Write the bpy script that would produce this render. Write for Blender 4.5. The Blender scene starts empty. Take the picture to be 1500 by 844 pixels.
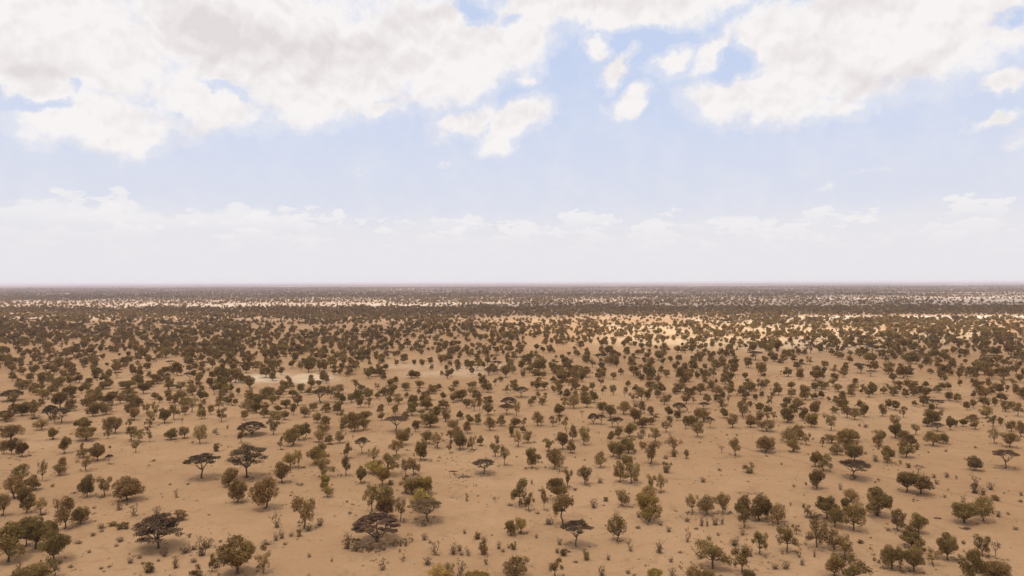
EXPOSURE = 0.0
SUN_E = 5.0
SKYT = (1.0, 1.0, 1.0)
LEAF = ((.150, .086, .031), (.320, .200, .074))
ACA = ((.075, .044, .027), (.140, .086, .050))
SCR = ((.165, .098, .052), (.26, .165, .085))
SAND = ((.325, .192, .098), (.370, .226, .120), (.270, .157, .081), (.406, .258, .141))
DEN = (1 / 37, 1 / 36, 1 / 85, 1 / 230, 1 / 700)
CLOUD_OP = .48
HAZE = 9e-5
HAZEC = (.81, .78, .88)
# Survey of the plain: every plant that can be told apart, read as (kind centre top base width) in fifths of a photo
# pixel inside survey tiles; turned into ground positions in metres by ground_at() below.
# r round crown, l loose ragged crown, u flat umbrella, k dark dome acacia, d dark layered acacia, b nearly bare
SURVEY = {
(0, 680): """r 150 -5 130 130;r 110 80 250 160;r 240 80 190 110;l 310 -25 125 62;r 195 170 355 120;r 25 215 375 90;
l 300 245 370 80;r 635 80 240 100;l 765 95 230 110;r 935 90 265 190;r 475 240 475 140;r 590 310 435 120;r 60 440 715 220;
r 265 400 620 190;r 375 420 560 90;r 407 500 710 180;r 260 730 870 230;l 400 690 820 110;r 130 780 870 120;r 190 400 600 120;
d 1160 370 615 300;u 1478 -68 105 235""",
(300, 680): """r 180 35 160 130;r 240 110 280 130;r 440 105 325 190;r 568 -12 138 110;l 865 -40 100 140;r 880 85 190 80;
r 900 160 240 80;l 725 240 475 180;r 1145 20 140 80;r 1235 -25 62 120;r 1300 20 155 110;l 1355 -80 80 160;l 1465 -35 95 90;
l 1482 100 210 110;l 1220 160 350 120;r 1310 150 310 150;r 1325 235 400 140;l 1430 250 420 120;k 1260 355 570 330;
r 240 540 800 270;l 435 665 795 110;l 55 670 790 60""",
(600, 680): """r 20 100 220 120;r 110 90 215 130;r 90 180 345 170;d 135 255 420 230;l 30 -40 80 100;u 545 -40 70 170;
l 805 120 305 120;l 875 215 340 80;l 985 190 340 50;r 1080 100 260 130;l 1120 180 440 170;l 1160 40 180 70;r 1285 15 148 100;
r 740 415 520 90;r 815 390 505 90;u 1218 430 600 210;r 785 670 830 190;l 1070 700 830 110;r 220 740 855 180;l 295 725 820 80;
r 490 780 880 170""",
(900, 680): """r 20 360 565 130;r 38 -20 130 95;l 125 0 140 130;l 268 80 190 70;l 340 75 208 90;r 250 150 265 110;
r 200 210 305 90;r 255 230 420 170;r 60 185 308 105;l 570 218 360 100;r 680 222 365 130;r 795 215 362 100;r 945 230 395 120;
r 1060 240 412 150;l 948 300 465 125;r 1120 270 400 90;r 1200 285 435 120;l 1070 505 665 120;l 1265 470 645 140;
l 1332 445 515 60;l 1482 425 610 150;l 720 575 765 240;l 935 620 795 150;r 580 740 860 140;r 690 785 870 100;
r 980 775 860 90;r 295 770 860 110;l 1410 300 390 60;r 1480 40 180 105""",
(1200, 680): """u 258 -35 105 220;b 725 0 70 100;r 640 55 205 140;r 742 75 217 165;r 430 170 380 190;r 230 175 275 110;
r 60 235 400 150;r 195 250 370 80;r 115 320 460 130;r 250 285 485 160;r 575 330 490 110;r 732 370 505 110;r 680 430 512 90;
r 680 495 610 150;r 110 485 625 130;r 190 530 670 110;r 530 600 765 140;l 595 640 790 80;l 710 575 690 120;r 695 620 785 150;
l 835 630 740 110;r 940 515 700 140;r 1065 285 430 180;r 1205 225 415 150;l 1195 530 675 120;b 1290 570 690 90;
r 1135 620 755 110;r 1110 665 860 170;r 1300 710 870 230;r 120 670 830 130;l 260 690 870 220""",
(0, 560): """k 85 50 135 155;k 30 205 275 120;k 370 165 275 110;u 450 185 300 150;r 165 -20 50 110;r 265 0 55 70;r 315 45 125 90;
r 380 10 90 90;r 430 0 40 50;r 515 20 110 110;r 440 70 190 110;r 515 120 210 75;r 635 -10 45 80;r 760 -10 50 110;r 685 50 125 110;
r 740 85 160 70;r 805 70 170 90;r 885 80 155 80;r 965 80 165 90;r 940 45 100 130;r 930 -10 45 130;r 1050 0 85 90;r 1100 -15 35 70;
r 1135 70 125 60;r 1230 55 125 60;r 1245 -5 50 70;r 1320 -10 60 90;r 1410 10 95 90;r 1470 60 135 60;r 1285 90 170 45;
r 1340 65 120 60;l 1400 100 220 100;r 1345 110 190 70;r 1355 170 240 65;l 1275 165 275 90;r 1205 190 300 90;l 1145 165 250 60;
l 1100 205 300 80;l 1095 260 330 70;l 1075 320 370 60;l 950 265 330 60;l 965 320 430 90;l 1020 345 440 80;l 1095 360 440 50;
l 990 430 515 60;r 685 150 250 100;r 775 165 235 90;r 165 145 245 110;l 235 190 245 40;r 1475 190 270 70;r 300 262 350 100;
r 385 330 420 75;r 610 255 345 130;r 630 320 425 150;l 790 340 415 60;r 790 250 370 90;r 845 245 375 110;r 80 300 430 160;
r 475 400 520 75;r 90 410 530 80;r 30 430 525 60;r 160 430 545 85;r 610 480 550 100;r 715 445 575 115;u 800 530 600 50;
r 1255 335 420 85;r 1350 320 410 80;r 1465 315 450 90;b 1335 260 330 25;r 437 595 682 100;r 462 550 630 62;l 630 535 648 110""",
(300, 560): """r 110 0 70 80;r 160 10 78 60;r 190 10 72 40;r 243 40 95 40;r 120 90 155 70;r 170 100 165 60;r 10 78 120 40;
r 335 65 150 110;r 455 25 120 120;r 540 50 110 60;r 495 90 160 70;r 595 120 190 90;r 645 50 110 80;r 680 85 170 85;u 850 45 150 150;
r 980 15 85 90;r 970 70 125 60;r 635 -5 45 50;r 780 -20 40 70;r 835 -15 30 50;r 1150 15 60 60;r 1120 60 120 100;r 1200 45 125 80;
r 1138 110 185 60;r 1300 40 100 80;r 1370 10 95 90;r 1475 0 60 80;r 1350 95 165 45;r 1420 80 160 80;r 1395 160 240 50;
r 1285 160 235 55;r 45 165 235 50;l 122 190 290 85;r 315 130 215 100;r 375 145 225 80;r 435 180 260 80;r 440 145 210 70;
r 535 165 220 70;r 650 155 240 50;r 730 165 258 80;r 795 150 210 70;r 885 150 220 75;r 975 130 205 85;r 525 205 300 100;
r 585 205 275 70;r 825 220 300 70;r 890 240 330 75;r 865 290 380 90;l 1000 205 265 60;r 1035 230 325 90;r 1095 220 360 110;
r 1170 205 290 100;r 1165 265 350 90;r 1008 300 355 40;l 500 270 385 90;k 345 280 385 200;l 270 340 445 70;r 640 330 465 120;
r 690 310 425 90;l 740 290 415 90;r 835 345 440 75;r 905 385 455 60;r 990 355 445 75;l 555 405 495 40;u 1400 245 360 155;
u 1150 405 525 100;l 1045 445 560 70;r 815 470 600 140;r 850 445 545 80;r 628 515 625 100;l 685 500 630 60;d 315 460 700 260;
l 1035 550 685 85;l 1235 475 590 85;r 1440 355 460 110;l 1400 420 540 110;r 1485 330 400 50""",
(600, 560): """r 25 90 215 80;r 75 -15 40 80;r 120 55 130 90;r 125 105 200 100;r 160 20 85 80;r 335 -15 30 60;r 250 130 195 90;
r 245 70 130 50;r 375 50 135 110;r 320 75 150 60;r 460 -10 45 80;r 490 50 125 90;r 570 5 75 80;r 570 100 165 80;r 420 120 190 65;
l 475 130 210 60;l 515 120 205 50;r 575 150 240 80;r 265 195 290 80;r 150 215 330 130;u 85 205 255 60;r 45 280 365 60;
r 325 270 360 95;r 340 320 400 80;r 425 285 375 65;r 440 235 305 70;r 497 230 310 55;r 590 245 355 90;r 665 240 320 70;
k 725 105 180 120;u 710 155 235 110;l 785 140 250 80;u 815 30 110 120;r 760 -20 50 70;r 935 -10 60 80;r 990 -5 55 60;
r 1055 25 75 45;r 1090 -10 50 60;r 940 210 320 95;l 1135 110 190 70;r 1205 75 190 95;r 1095 155 245 85;l 1050 250 325 60;
l 1095 235 310 50;l 1140 255 340 50;r 1215 -5 55 75;r 1285 20 80 70;r 1340 0 60 50;r 1285 65 145 80;r 1350 70 150 65;
l 1415 35 90 40;b 1262 205 260 40;k 1345 225 305 80;u 1400 235 310 70;r 1470 160 260 90;u 1490 265 330 80;r 1490 20 95 50;
r 775 255 330 80;l 835 260 325 55;r 745 320 400 45;l 795 350 475 95;r 865 355 445 75;r 830 320 370 50;r 120 350 450 100;
l 205 360 485 100;r 85 430 570 100;l 295 430 520 45;r 370 360 490 90;l 305 350 430 80;l 435 410 510 55;l 460 395 495 60;
r 518 390 465 55;l 640 390 480 50;l 625 445 545 80;l 690 470 610 90;r 895 480 630 85;l 945 525 590 50;l 1015 410 505 80;
r 1060 490 630 110;l 1100 540 657 80;r 1120 365 495 90;r 1180 420 520 75;r 1195 310 430 70;r 1280 325 460 95;r 1395 505 625 90;
r 1475 360 440 60;r 1490 440 545 80""",
(900, 560): """r 70 135 235 100;r 155 15 70 50;b 75 70 105 35;r 240 60 130 60;r 265 30 85 50;r 320 55 110 55;r 365 85 165 80;
r 260 -10 35 90;r 480 0 70 100;r 450 40 85 60;r 525 70 160 80;l 580 110 155 40;r 630 5 90 80;r 750 15 95 95;r 845 10 100 60;
r 755 85 145 60;l 785 120 180 60;l 835 100 155 30;r 680 85 155 60;k 475 145 215 100;r 400 175 255 70;r 460 210 280 55;
r 265 175 240 55;l 300 225 280 60;r 150 190 300 95;r 205 255 335 90;r 265 255 310 60;r 115 300 400 85;u 25 255 330 80;
r 30 330 410 70;l 195 345 450 70;l 295 330 440 95;l 380 275 365 90;r 405 245 305 45;r 100 400 520 110;r 40 440 560 100;
l 265 430 600 160;l 435 395 520 110;r 528 495 560 40;r 90 530 640 90;r 525 245 340 60;r 570 240 320 90;r 610 285 400 80;
r 655 190 290 110;u 700 255 335 70;u 655 145 195 80;r 863 225 335 90;l 885 415 540 110;b 785 465 520 50;r 940 130 250 100;
r 1000 235 330 80;r 1065 220 300 70;r 1065 150 215 70;r 1125 170 230 70;l 1135 95 180 50;l 1120 225 290 40;l 1170 215 280 40;
r 1115 275 360 120;r 1110 390 510 135;r 960 60 120 60;r 1030 85 130 45;r 1078 65 115 35;r 1005 0 70 65;r 1095 -5 40 50;
r 1195 15 95 75;r 1265 185 295 100;r 1245 145 200 55;r 1310 160 245 70;r 1345 125 195 90;r 1445 225 330 95;r 1465 140 235 70;
r 1385 180 280 70;r 1295 -5 50 60;r 1395 20 130 90;r 1300 50 110 70;r 1460 75 125 60;r 1470 0 65 60;r 1290 320 440 130;
r 1350 310 420 80;l 1405 370 460 60;r 1310 405 510 100;r 1475 505 620 75""",
(1200, 560): """r 20 -10 50 90;r 140 10 70 70;r 245 5 55 80;r 15 60 120 50;r 125 100 170 50;r 175 65 155 60;r 235 45 105 60;
r 115 175 225 60;r 365 20 110 80;r 540 30 100 70;r 580 -15 30 80;r 635 45 110 50;r 690 35 100 60;r 735 25 90 60;r 690 -10 30 60;
r 780 -10 40 50;r 860 20 75 60;r 900 0 55 60;r 945 0 55 50;r 300 130 200 60;r 205 165 260 70;r 260 185 275 80;r 330 155 255 65;
l 80 230 355 100;r 465 155 250 65;r 510 120 195 50;r 560 135 205 70;l 615 175 260 60;r 697 130 175 40;r 765 90 175 80;
u 860 125 190 110;r 820 155 215 50;r 955 70 135 65;r 1015 80 145 55;r 825 200 320 110;r 795 255 325 80;l 890 200 260 50;
u 865 295 360 90;r 960 250 350 65;r 1000 275 330 35;r 1055 265 325 65;r 1115 230 285 85;r 1137 280 345 65;l 1270 240 325 80;
r 1330 255 315 40;r 1405 280 360 70;r 1480 280 400 80;r 1220 170 265 95;r 1210 105 180 80;r 1130 125 190 50;r 1080 140 205 50;
r 1185 20 95 80;r 1130 65 115 35;r 1260 35 90 50;r 1335 75 140 80;r 1282 110 175 45;r 1365 135 215 80;r 1410 140 195 40;
l 1455 145 250 75;r 1440 25 90 45;r 1380 20 65 30;r 1490 35 85 25;l 1280 330 450 80;r 1395 360 475 110;r 555 235 320 80;
r 560 295 410 100;r 620 350 430 90;r 635 425 550 130;r 670 380 470 80;l 703 305 385 80;r 835 355 465 115;r 905 375 450 80;
r 440 345 470 95;r 500 465 590 100;r 260 460 580 130;r 195 340 490 130;r 90 375 445 100;l 25 400 475 45;r 130 450 530 110;
r 245 345 430 90;l 30 530 650 120;r 1138 540 645 95;u 1365 495 630 170""",
}
# low scrub: (kind centre base width height); t twiggy scrub, g leafy scrub, c dark cushion, s sapling
SCRUB = {
(0, 680): """t 880 335 50 60;s 985 380 70 75;t 1150 400 60 80;g 1325 410 90 70;t 740 470 60 40;g 825 450 70 30;g 880 475 60 45;g 925 475 45 45;
c 885 565 60 40;t 1205 675 60 75;g 1095 790 90 70;t 1285 760 60 80;t 1360 650 90 60;t 1425 625 50 35;t 1480 670 80 110;t 955 725 50 40;
g 1450 830 90 80;s 1295 245 40 55;t 1420 715 60 30;s 135 770 50 60;c 1385 535 30 35;c 575 580 60 30;c 680 525 50 30;t 310 372 60 25;
c 855 600 40 20;c 650 650 30 28;c 1020 690 40 30;c 1160 712 30 22;c 745 495 40 20;c 930 300 25 20;c 690 325 30 20;c 1295 345 40 18;
c 740 768 35 20;c 800 755 32 18;c 520 755 50 22;c 1245 152 25 14;c 1375 150 25 16;c 1190 243 14 10;c 545 215 30 18;c 385 165 40 25""",
(300, 680): """t 15 610 100 75;s 530 465 70 105;t 520 560 40 55;t 562 545 45 60;c 635 528 40 35;g 690 530 50 50;t 755 490 60 40;
t 842 450 60 50;c 450 588 80 40;c 590 590 35 25;s 180 585 30 75;c 115 570 30 20;c 710 155 30 25;c 628 232 25 15;c 1043 278 30 15;
c 1060 365 30 25;s 1300 775 80 85;g 1365 150 50 30;t 765 682 30 30;t 930 712 25 25;t 1045 620 60 100;t 1110 635 60 50;
s 1475 600 30 55;s 1435 605 30 55;c 1430 645 20 30;c 32 374 22 12;t 75 760 60 60;c 100 700 30 20;c 1105 375 20 10""",
(600, 680): """s 420 270 40 60;t 110 555 50 45;c 150 578 30 25;s 185 665 80 85;t 400 510 30 35;g 497 548 55 45;t 545 575 50 45;
g 545 660 70 85;s 562 735 40 65;t 320 660 70 80;t 365 635 50 45;s 430 668 50 55;t 380 665 40 25;t 655 620 40 50;c 685 640 40 20;
g 762 625 50 50;t 728 615 30 30;t 1030 440 80 50;c 1080 650 40 40;g 1125 668 60 50;c 1165 643 40 20;g 1295 700 60 55;
t 1455 700 35 40;t 1350 320 60 60;g 1435 270 50 30;t 895 145 25 30;c 740 302 50 20;t 130 735 75 50;t 1410 820 60 65;c 940 362 35 18;
c 955 195 40 15;t 1100 590 40 50;t 1400 138 50 40;c 1210 192 40 25;c 1215 720 40 15;t 930 540 30 25;s 372 820 80 110;c 600 522 22 10;
c 500 235 25 10;c 1435 455 20 18""",
(900, 680): """g 380 62 62 72;g 990 66 82 72;c 650 130 55 45;c 770 48 35 25;c 1315 168 30 25;c 1290 303 20 30;t 180 390 45 40;c 530 420 40 35;
t 640 452 40 60;t 740 445 60 60;t 790 440 30 50;t 680 455 25 50;c 340 447 40 25;t 400 495 45 40;s 535 570 45 100;c 690 552 40 35;
c 600 475 40 15;c 760 522 30 25;t 880 595 80 65;t 938 520 40 40;s 120 638 50 75;t 330 648 70 78;t 415 718 35 35;s 1355 685 40 75;
t 1000 675 40 60;t 1180 765 60 35;t 1255 765 60 50;t 1380 740 40 45;t 100 800 40 30;c 485 650 40 15;c 170 470 40 25;
t 1465 680 25 45;t 1460 400 110 60;t 425 840 60 70;c 148 840 40 40""",
(1200, 680): """t 155 188 30 45;g 420 370 60 52;g 655 25 42 32;t 835 100 40 32;t 930 98 40 42;t 1005 108 20 28;c 865 148 40 45;t 1140 212 80 112;
t 1255 188 50 50;t 1200 225 50 50;g 1295 265 60 40;s 1050 280 42 55;t 1480 230 30 30;c 1475 278 35 25;t 1440 480 40 25;c 1385 370 30 22;
t 1310 385 50 40;g 300 578 50 25;c 375 622 25 18;c 435 722 35 30;c 1355 215 18 14;t 920 245 25 25;t 410 138 18 18""",
(0, 560): """c 250 270 90 14;c 985 205 60 12;c 1125 578 40 12;c 1410 445 30 18;c 165 382 30 12;g 598 490 30 42""",
(300, 560): """c 165 340 25 35;c 75 370 60 35;g 82 505 52 60;c 90 385 30 12;c 1480 500 22 12;t 905 545 30 25;c 1500 502 14 10""",
(600, 560): """c 220 555 25 14;c 210 578 22 12;t 1380 190 25 30;t 1215 555 15 16;c 1285 572 22 14;c 785 550 20 14""",
(900, 560): """g 435 545 50 52;t 380 562 45 32;c 1455 420 18 18;c 1220 425 24 12;t 825 392 18 14;t 895 392 18 16;c 625 445 22 12;
t 1225 605 20 16;c 995 225 16 20;c 532 208 16 26;t 155 180 60 40;t 215 200 40 40""",
(1200, 560): """t 410 580 48 52;c 595 600 22 42;g 715 495 38 50;c 800 518 18 16;t 295 322 30 20;t 340 330 50 26;c 1145 482 30 18;c 1205 320 14 14;t 930 508 25 18""",
}
# dead wood lying on the sand: (centre x, base y, width) in photo pixels
DEAD = [(1110, 724, 34), (664, 691, 16), (682, 699, 26), (1415, 775, 17), (1374, 760, 11), (150, 729, 12), (1392, 797, 10)]
import bpy, math, random, re
import numpy as np
from mathutils import Vector, Matrix

scene = bpy.context.scene
COL = scene.collection
R = math.radians
rnd = random.Random(7)

# ------------------------------------------------------------------ camera
CAM_H = 40.0
F = 1020.0                       # focal length in photo pixels (photo 1500 x 844)
cam_data = bpy.data.cameras.new('camera')
cam = bpy.data.objects.new('camera', cam_data)
COL.objects.link(cam)
cam_data.sensor_width = 36.0
cam_data.lens = F / 1500 * 36.0
cam_data.clip_start = 0.5
cam_data.clip_end = 200000
EARTH = 1.0e12                   # the plain is laid flat
EYE_ROW = 413.3
PITCH = math.atan((422 - EYE_ROW) / F)
ROLL = math.atan(4.0 / 1500)
cam.matrix_world = (Matrix.Translation((0, 0, CAM_H)) @ Matrix.Rotation(R(90) - PITCH, 4, 'X') @ Matrix.Rotation(-ROLL, 4, 'Z'))
scene.camera = cam
CM = cam.matrix_world.to_3x3()

def ground_at(px, py):
    d = CM @ Vector(((px - 750) / F, -(py - 422) / F, -1.0))
    k = max(-d.z, 1e-6) / math.hypot(d.x, d.y)            # slope of the ray, then meet z = -dist^2 / 2R
    disc = k * k - 2 * CAM_H / EARTH
    dist = 2 * CAM_H / (k + math.sqrt(max(disc, 0)))
    t = dist / math.hypot(d.x, d.y)
    return d.x * t, d.y * t

def zof(x, y):
    return -(x * x + y * y) / (2 * EARTH)
def row_of(Y):
    return EYE_ROW + F * (CAM_H / Y + Y / (2 * EARTH))
def dist_of(row):
    k = (row - EYE_ROW) / F
    return 2 * CAM_H / (k + math.sqrt(max(k * k - 2 * CAM_H / EARTH, 0)))

def photo_of(x, y, z=0.0):
    v = CM.transposed() @ Vector((x, y, z - CAM_H))
    return 750 + F * v.x / -v.z, 422 - F * v.y / -v.z

# ------------------------------------------------------------------ render and view
scene.render.engine = 'CYCLES'
scene.view_settings.view_transform = 'Standard'
scene.view_settings.look = 'None'
scene.view_settings.exposure = EXPOSURE
scene.view_settings.gamma = 1.0
scene.view_settings.use_curve_mapping = False
scene.cycles.max_bounces = 5
scene.cycles.diffuse_bounces = 3
scene.cycles.volume_bounces = 1
scene.cycles.transparent_max_bounces = 12
scene.render.resolution_x = 1024
scene.render.resolution_y = 576

# ------------------------------------------------------------------ node helpers
class NT:
    def __init__(self, tree):
        self.t = tree
    def n(self, kind, **kw):
        nd = self.t.nodes.new(kind)
        for k, v in kw.items():
            setattr(nd, k, v)
        return nd
    def link(self, a, b):
        self.t.links.new(a, b)
    def put(self, sock, v):
        if hasattr(v, 'is_output'):
            self.t.links.new(v, sock)
        elif v is not None:
            sock.default_value = v
    def math(self, op, a, b=None, c=None, clamp=False):
        m = self.n('ShaderNodeMath', operation=op, use_clamp=clamp)
        self.put(m.inputs[0], a); self.put(m.inputs[1], b)
        if c is not None: self.put(m.inputs[2], c)
        return m.outputs[0]
    def vmath(self, op, a, b=None):
        m = self.n('ShaderNodeVectorMath', operation=op)
        self.put(m.inputs[0], a)
        if b is not None:
            self.put(m.inputs[3 if op == 'SCALE' else 1], b)
        return m.outputs['Value'] if op in ('LENGTH', 'DOT_PRODUCT') else m.outputs[0]
    def step(self, v, lo, hi, a=0.0, b=1.0):
        m = self.n('ShaderNodeMapRange', interpolation_type='SMOOTHSTEP')
        self.put(m.inputs[0], v); self.put(m.inputs[1], lo); self.put(m.inputs[2], hi); self.put(m.inputs[3], a); self.put(m.inputs[4], b)
        return m.outputs[0]
    def mix(self, f, a, b, blend='MIX'):
        m = self.n('ShaderNodeMix', data_type='RGBA', blend_type=blend, clamp_factor=True)
        self.put(m.inputs[0], f); self.put(m.inputs[6], a); self.put(m.inputs[7], b)
        return m.outputs[2]
    def noise(self, vec, scale, detail=4, rough=0.55, dist=0.0, dims='3D', lac=2.0):
        m = self.n('ShaderNodeTexNoise', noise_dimensions=dims)
        self.put(m.inputs['Vector'], vec)
        m.inputs['Scale'].default_value = scale; m.inputs['Detail'].default_value = detail
        m.inputs['Roughness'].default_value = rough; m.inputs['Distortion'].default_value = dist
        m.inputs['Lacunarity'].default_value = lac
        return m.outputs['Fac']
    def xyz(self, x, y, z=0.0):
        m = self.n('ShaderNodeCombineXYZ')
        self.put(m.inputs[0], x); self.put(m.inputs[1], y); self.put(m.inputs[2], z)
        return m.outputs[0]

def rgb(r, g, b):
    return (r, g, b, 1.0)

def material(name):
    m = bpy.data.materials.new(name)
    m.use_nodes = True
    m.node_tree.nodes.clear()
    nt = NT(m.node_tree)
    out = nt.n('ShaderNodeOutputMaterial')
    return m, nt, out

# ------------------------------------------------------------------ sky (world)
SUN_DIR = Vector((-0.20, -0.14, 0.97)).normalized()      # towards the sun, nearly overhead
def build_world():
    w = bpy.data.worlds.new('World')
    scene.world = w
    w.use_nodes = True
    w.node_tree.nodes.clear()
    nt = NT(w.node_tree)
    out = nt.n('ShaderNodeOutputWorld')
    bg = nt.n('ShaderNodeBackground')
    STR = 0.1
    bg.inputs[1].default_value = STR
    sky = nt.n('ShaderNodeTexSky', sky_type='NISHITA')
    sky.sun_disc = False
    sky.sun_elevation = math.asin(SUN_DIR.z)
    sky.sun_rotation = math.atan2(SUN_DIR.x, SUN_DIR.y)
    sky.altitude = 100; sky.air_density = 1.0; sky.dust_density = 2.0; sky.ozone_density = 2.0
    tc = nt.n('ShaderNodeTexCoord')
    sep = nt.n('ShaderNodeSeparateXYZ'); nt.link(tc.outputs['Generated'], sep.inputs[0])
    x, y, z = sep.outputs
    az = nt.math('ARCTAN2', x, y)
    hyp = nt.math('SQRT', nt.math('ADD', nt.math('MULTIPLY', x, x), nt.math('MULTIPLY', y, y)))
    el = nt.math('ARCTAN2', z, hyp)
    P = nt.xyz(nt.math('MULTIPLY', az, 10.0), nt.math('MULTIPLY', el, 10.0))      # tenths of a radian
    def ae(px, py):
        a = math.atan((px - 750) / F)
        e = math.atan((EYE_ROW - py - (px - 750) * 0.00267) / F * math.cos(a))
        return a * 10, e * 10, math.cos(a)
    # warp for ragged outlines
    wn = nt.n('ShaderNodeTexNoise', noise_dimensions='3D')
    nt.link(P, wn.inputs['Vector']); wn.inputs['Scale'].default_value = 1.6; wn.inputs['Detail'].default_value = 5; wn.inputs['Roughness'].default_value = 0.6
    warp = nt.vmath('SCALE', nt.vmath('SUBTRACT', wn.outputs['Color'], (0.5, 0.5, 0.5)), 0.75)
    PW = nt.vmath('ADD', P, warp)
    def blobs(lst, coord):
        cur = None
        for (px, py, rx, ry, rot, wgt) in lst:
            a, e, c = ae(px, py)
            mp = nt.n('ShaderNodeMapping', vector_type='TEXTURE')
            nt.link(coord, mp.inputs['Vector'])
            mp.inputs['Location'].default_value = (a, e, 0)
            mp.inputs['Rotation'].default_value = (0, 0, R(rot))
            mp.inputs['Scale'].default_value = (rx / F * 10 * c * c, ry / F * 10 * c, 1)
            g = nt.n('ShaderNodeTexGradient', gradient_type='SPHERICAL'); nt.link(mp.outputs[0], g.inputs[0])
            v = g.outputs['Fac'] if wgt == 1 else nt.math('MULTIPLY', g.outputs['Fac'], wgt)
            cur = v if cur is None else nt.math('SMOOTH_MAX', cur, v, 0.08)
        return cur
    CL = [(110, 55, 260, 130, 0, 1), (150, 175, 165, 62, 4, 1), (60, 110, 150, 70, 0, .8), (300, 140, 135, 62, -8, 1), (370, 50, 320, 120, 0, 1),
          (200, 185, 130, 45, 0, .8), (480, 105, 240, 85, 4, 1), (460, 150, 110, 45, 0, .7), (620, 60, 240, 95, 8, 1), (700, 100, 150, 60, 22, .9),
          (780, 50, 110, 55, 25, .8), (557, 157, 62, 20, 5, .8), (690, 178, 75, 28, 8, .8), (755, 180, 85, 34, 28, .95), (770, 118, 30, 13, 20, .6),
          (640, 125, 110, 35, 10, .7), (860, 10, 190, 40, 0, 1), (1000, 12, 170, 38, 5, .8), (878, 67, 36, 24, -15, .8), (908, 98, 48, 17, 48, .75),
          (922, 142, 50, 24, 22, .9), (990, 88, 52, 22, 10, .65), (1050, 72, 90, 22, 30, .7), (1120, 40, 90, 50, 20, .8), (1250, 60, 260, 125, 4, 1),
          (1140, 135, 170, 62, 5, 1), (1065, 145, 85, 48, 0, .85), (1390, 55, 160, 95, 12, 1), (1200, 165, 140, 30, 3, .6), (1440, 8, 140, 40, 0, .9),
          (1480, 120, 52, 24, 0, .8), (1452, 171, 62, 15, 0, .75), (1475, 208, 45, 18, 0, .35), (1210, 272, 18, 8, 0, .35), (655, 240, 22, 8, 20, .35),
          (1270, 255, 60, 7, 3, .2), (30, 30, 200, 120, 0, 1)]
    GAP = [(688, 18, 42, 26, -20, 1), (322, 128, 60, 13, -12, .8), (60, 150, 75, 16, 5, .9), (112, 128, 22, 10, 0, .5), (1078, 100, 48, 32, 0, .8),
           (740, 30, 40, 15, 0, .5), (940, 55, 60, 26, 0, .5), (155, 197, 18, 9, 0, .5), (1480, 28, 60, 12, 0, .6), (1232, 65, 20, 8, 10, .4)]
    base = blobs(CL, PW)
    gap = blobs(GAP, PW)
    n1 = nt.noise(P, 2.1, 10, 0.63, 0.35)
    dens = nt.math('ADD', nt.math('SUBTRACT', nt.math('MULTIPLY', base, 1.25), nt.math('MULTIPLY', gap, 1.1)), nt.math('MULTIPLY', nt.math('SUBTRACT', n1, 0.5), 1.15))
    # above the frame: broken cloud everywhere
    high = nt.step(el, 0.42, 0.62)
    n0 = nt.noise(P, 0.35, 5, 0.6)
    dens = nt.math('ADD', dens, nt.math('MULTIPLY', high, nt.math('MULTIPLY', nt.math('SUBTRACT', n0, 0.40), 3.0)))
    side = nt.step(nt.math('ABSOLUTE', az), 0.66, 0.9)
    dens = nt.math('ADD', dens, nt.math('MULTIPLY', nt.math('MULTIPLY', side, nt.step(el, 0.12, 0.2)), nt.math('MULTIPLY', nt.math('SUBTRACT', n0, 0.42), 2.5)))
    alpha = nt.step(dens, 0.05, 0.60)
    wisp = nt.math('MULTIPLY', nt.step(dens, -0.10, 0.25, 0.0, 0.34), nt.step(base, 0.0, 0.12))
    # shading of the billows: compare with the field a little higher up
    Pup = nt.vmath('ADD', P, (-0.03, 0.11, 0.0))
    n1u = nt.noise(Pup, 2.3, 6, 0.55, 0.3)
    n1s = nt.noise(P, 2.3, 6, 0.55, 0.3)
    relief = nt.math('MULTIPLY', nt.math('SUBTRACT', n1s, n1u), 2.2)
    r2 = nt.math('SUBTRACT', nt.noise(PW, 0.95, 3, 0.5), nt.noise(nt.vmath('ADD', PW, (-0.06, 0.30, 0.0)), 0.95, 3, 0.5))
    relief = nt.math('ADD', relief, nt.math('MULTIPLY', r2, 1.7))
    GREY = [(310, 50, 170, 60, -25, 1), (440, 75, 240, 50, -3, .9), (40, 105, 120, 30, 0, .8), (170, 165, 100, 25, 0, .45), (1230, 5, 160, 30, 0, .7),
            (1160, 150, 110, 25, 0, .4), (250, 20, 150, 40, -20, .6), (620, 30, 110, 40, 0, .4), (1280, 120, 150, 40, 10, .35), (880, 5, 200, 25, 0, .4)]
    gy = blobs(GREY, PW)
    shade = nt.math('ADD', nt.math('MULTIPLY', gy, 0.98), nt.math('MULTIPLY', nt.step(dens, 0.5, 1.3), 0.18))
    shade = nt.math('SUBTRACT', shade, relief)
    shade = nt.math('ADD', shade, nt.math('MULTIPLY', nt.math('SUBTRACT', nt.noise(PW, 1.1, 4, 0.5), 0.5), 0.5), None, True)
    k = 1.0 / STR
    ccol = nt.mix(shade, rgb(0.935 * k, 0.905 * k, 0.900 * k), rgb(0.775 * k, 0.718 * k, 0.722 * k))
    # clear sky, whitened by dust towards the horizon
    pale = rgb(0.765 * k, 0.765 * k, 0.835 * k)
    nis = nt.mix(1.0, sky.outputs[0], rgb(SKYT[0], SKYT[1], SKYT[2]), 'MULTIPLY')
    nis = nt.mix(0.80, nis, rgb(0.650 * k, 0.750 * k, 0.990 * k))
    veil = nt.step(el, 0.02, 0.34, 0.92, 0.03)
    clear = nt.mix(veil, nis, pale)
    col = nt.mix(nt.math('MAXIMUM', alpha, wisp), clear, ccol)
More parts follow.
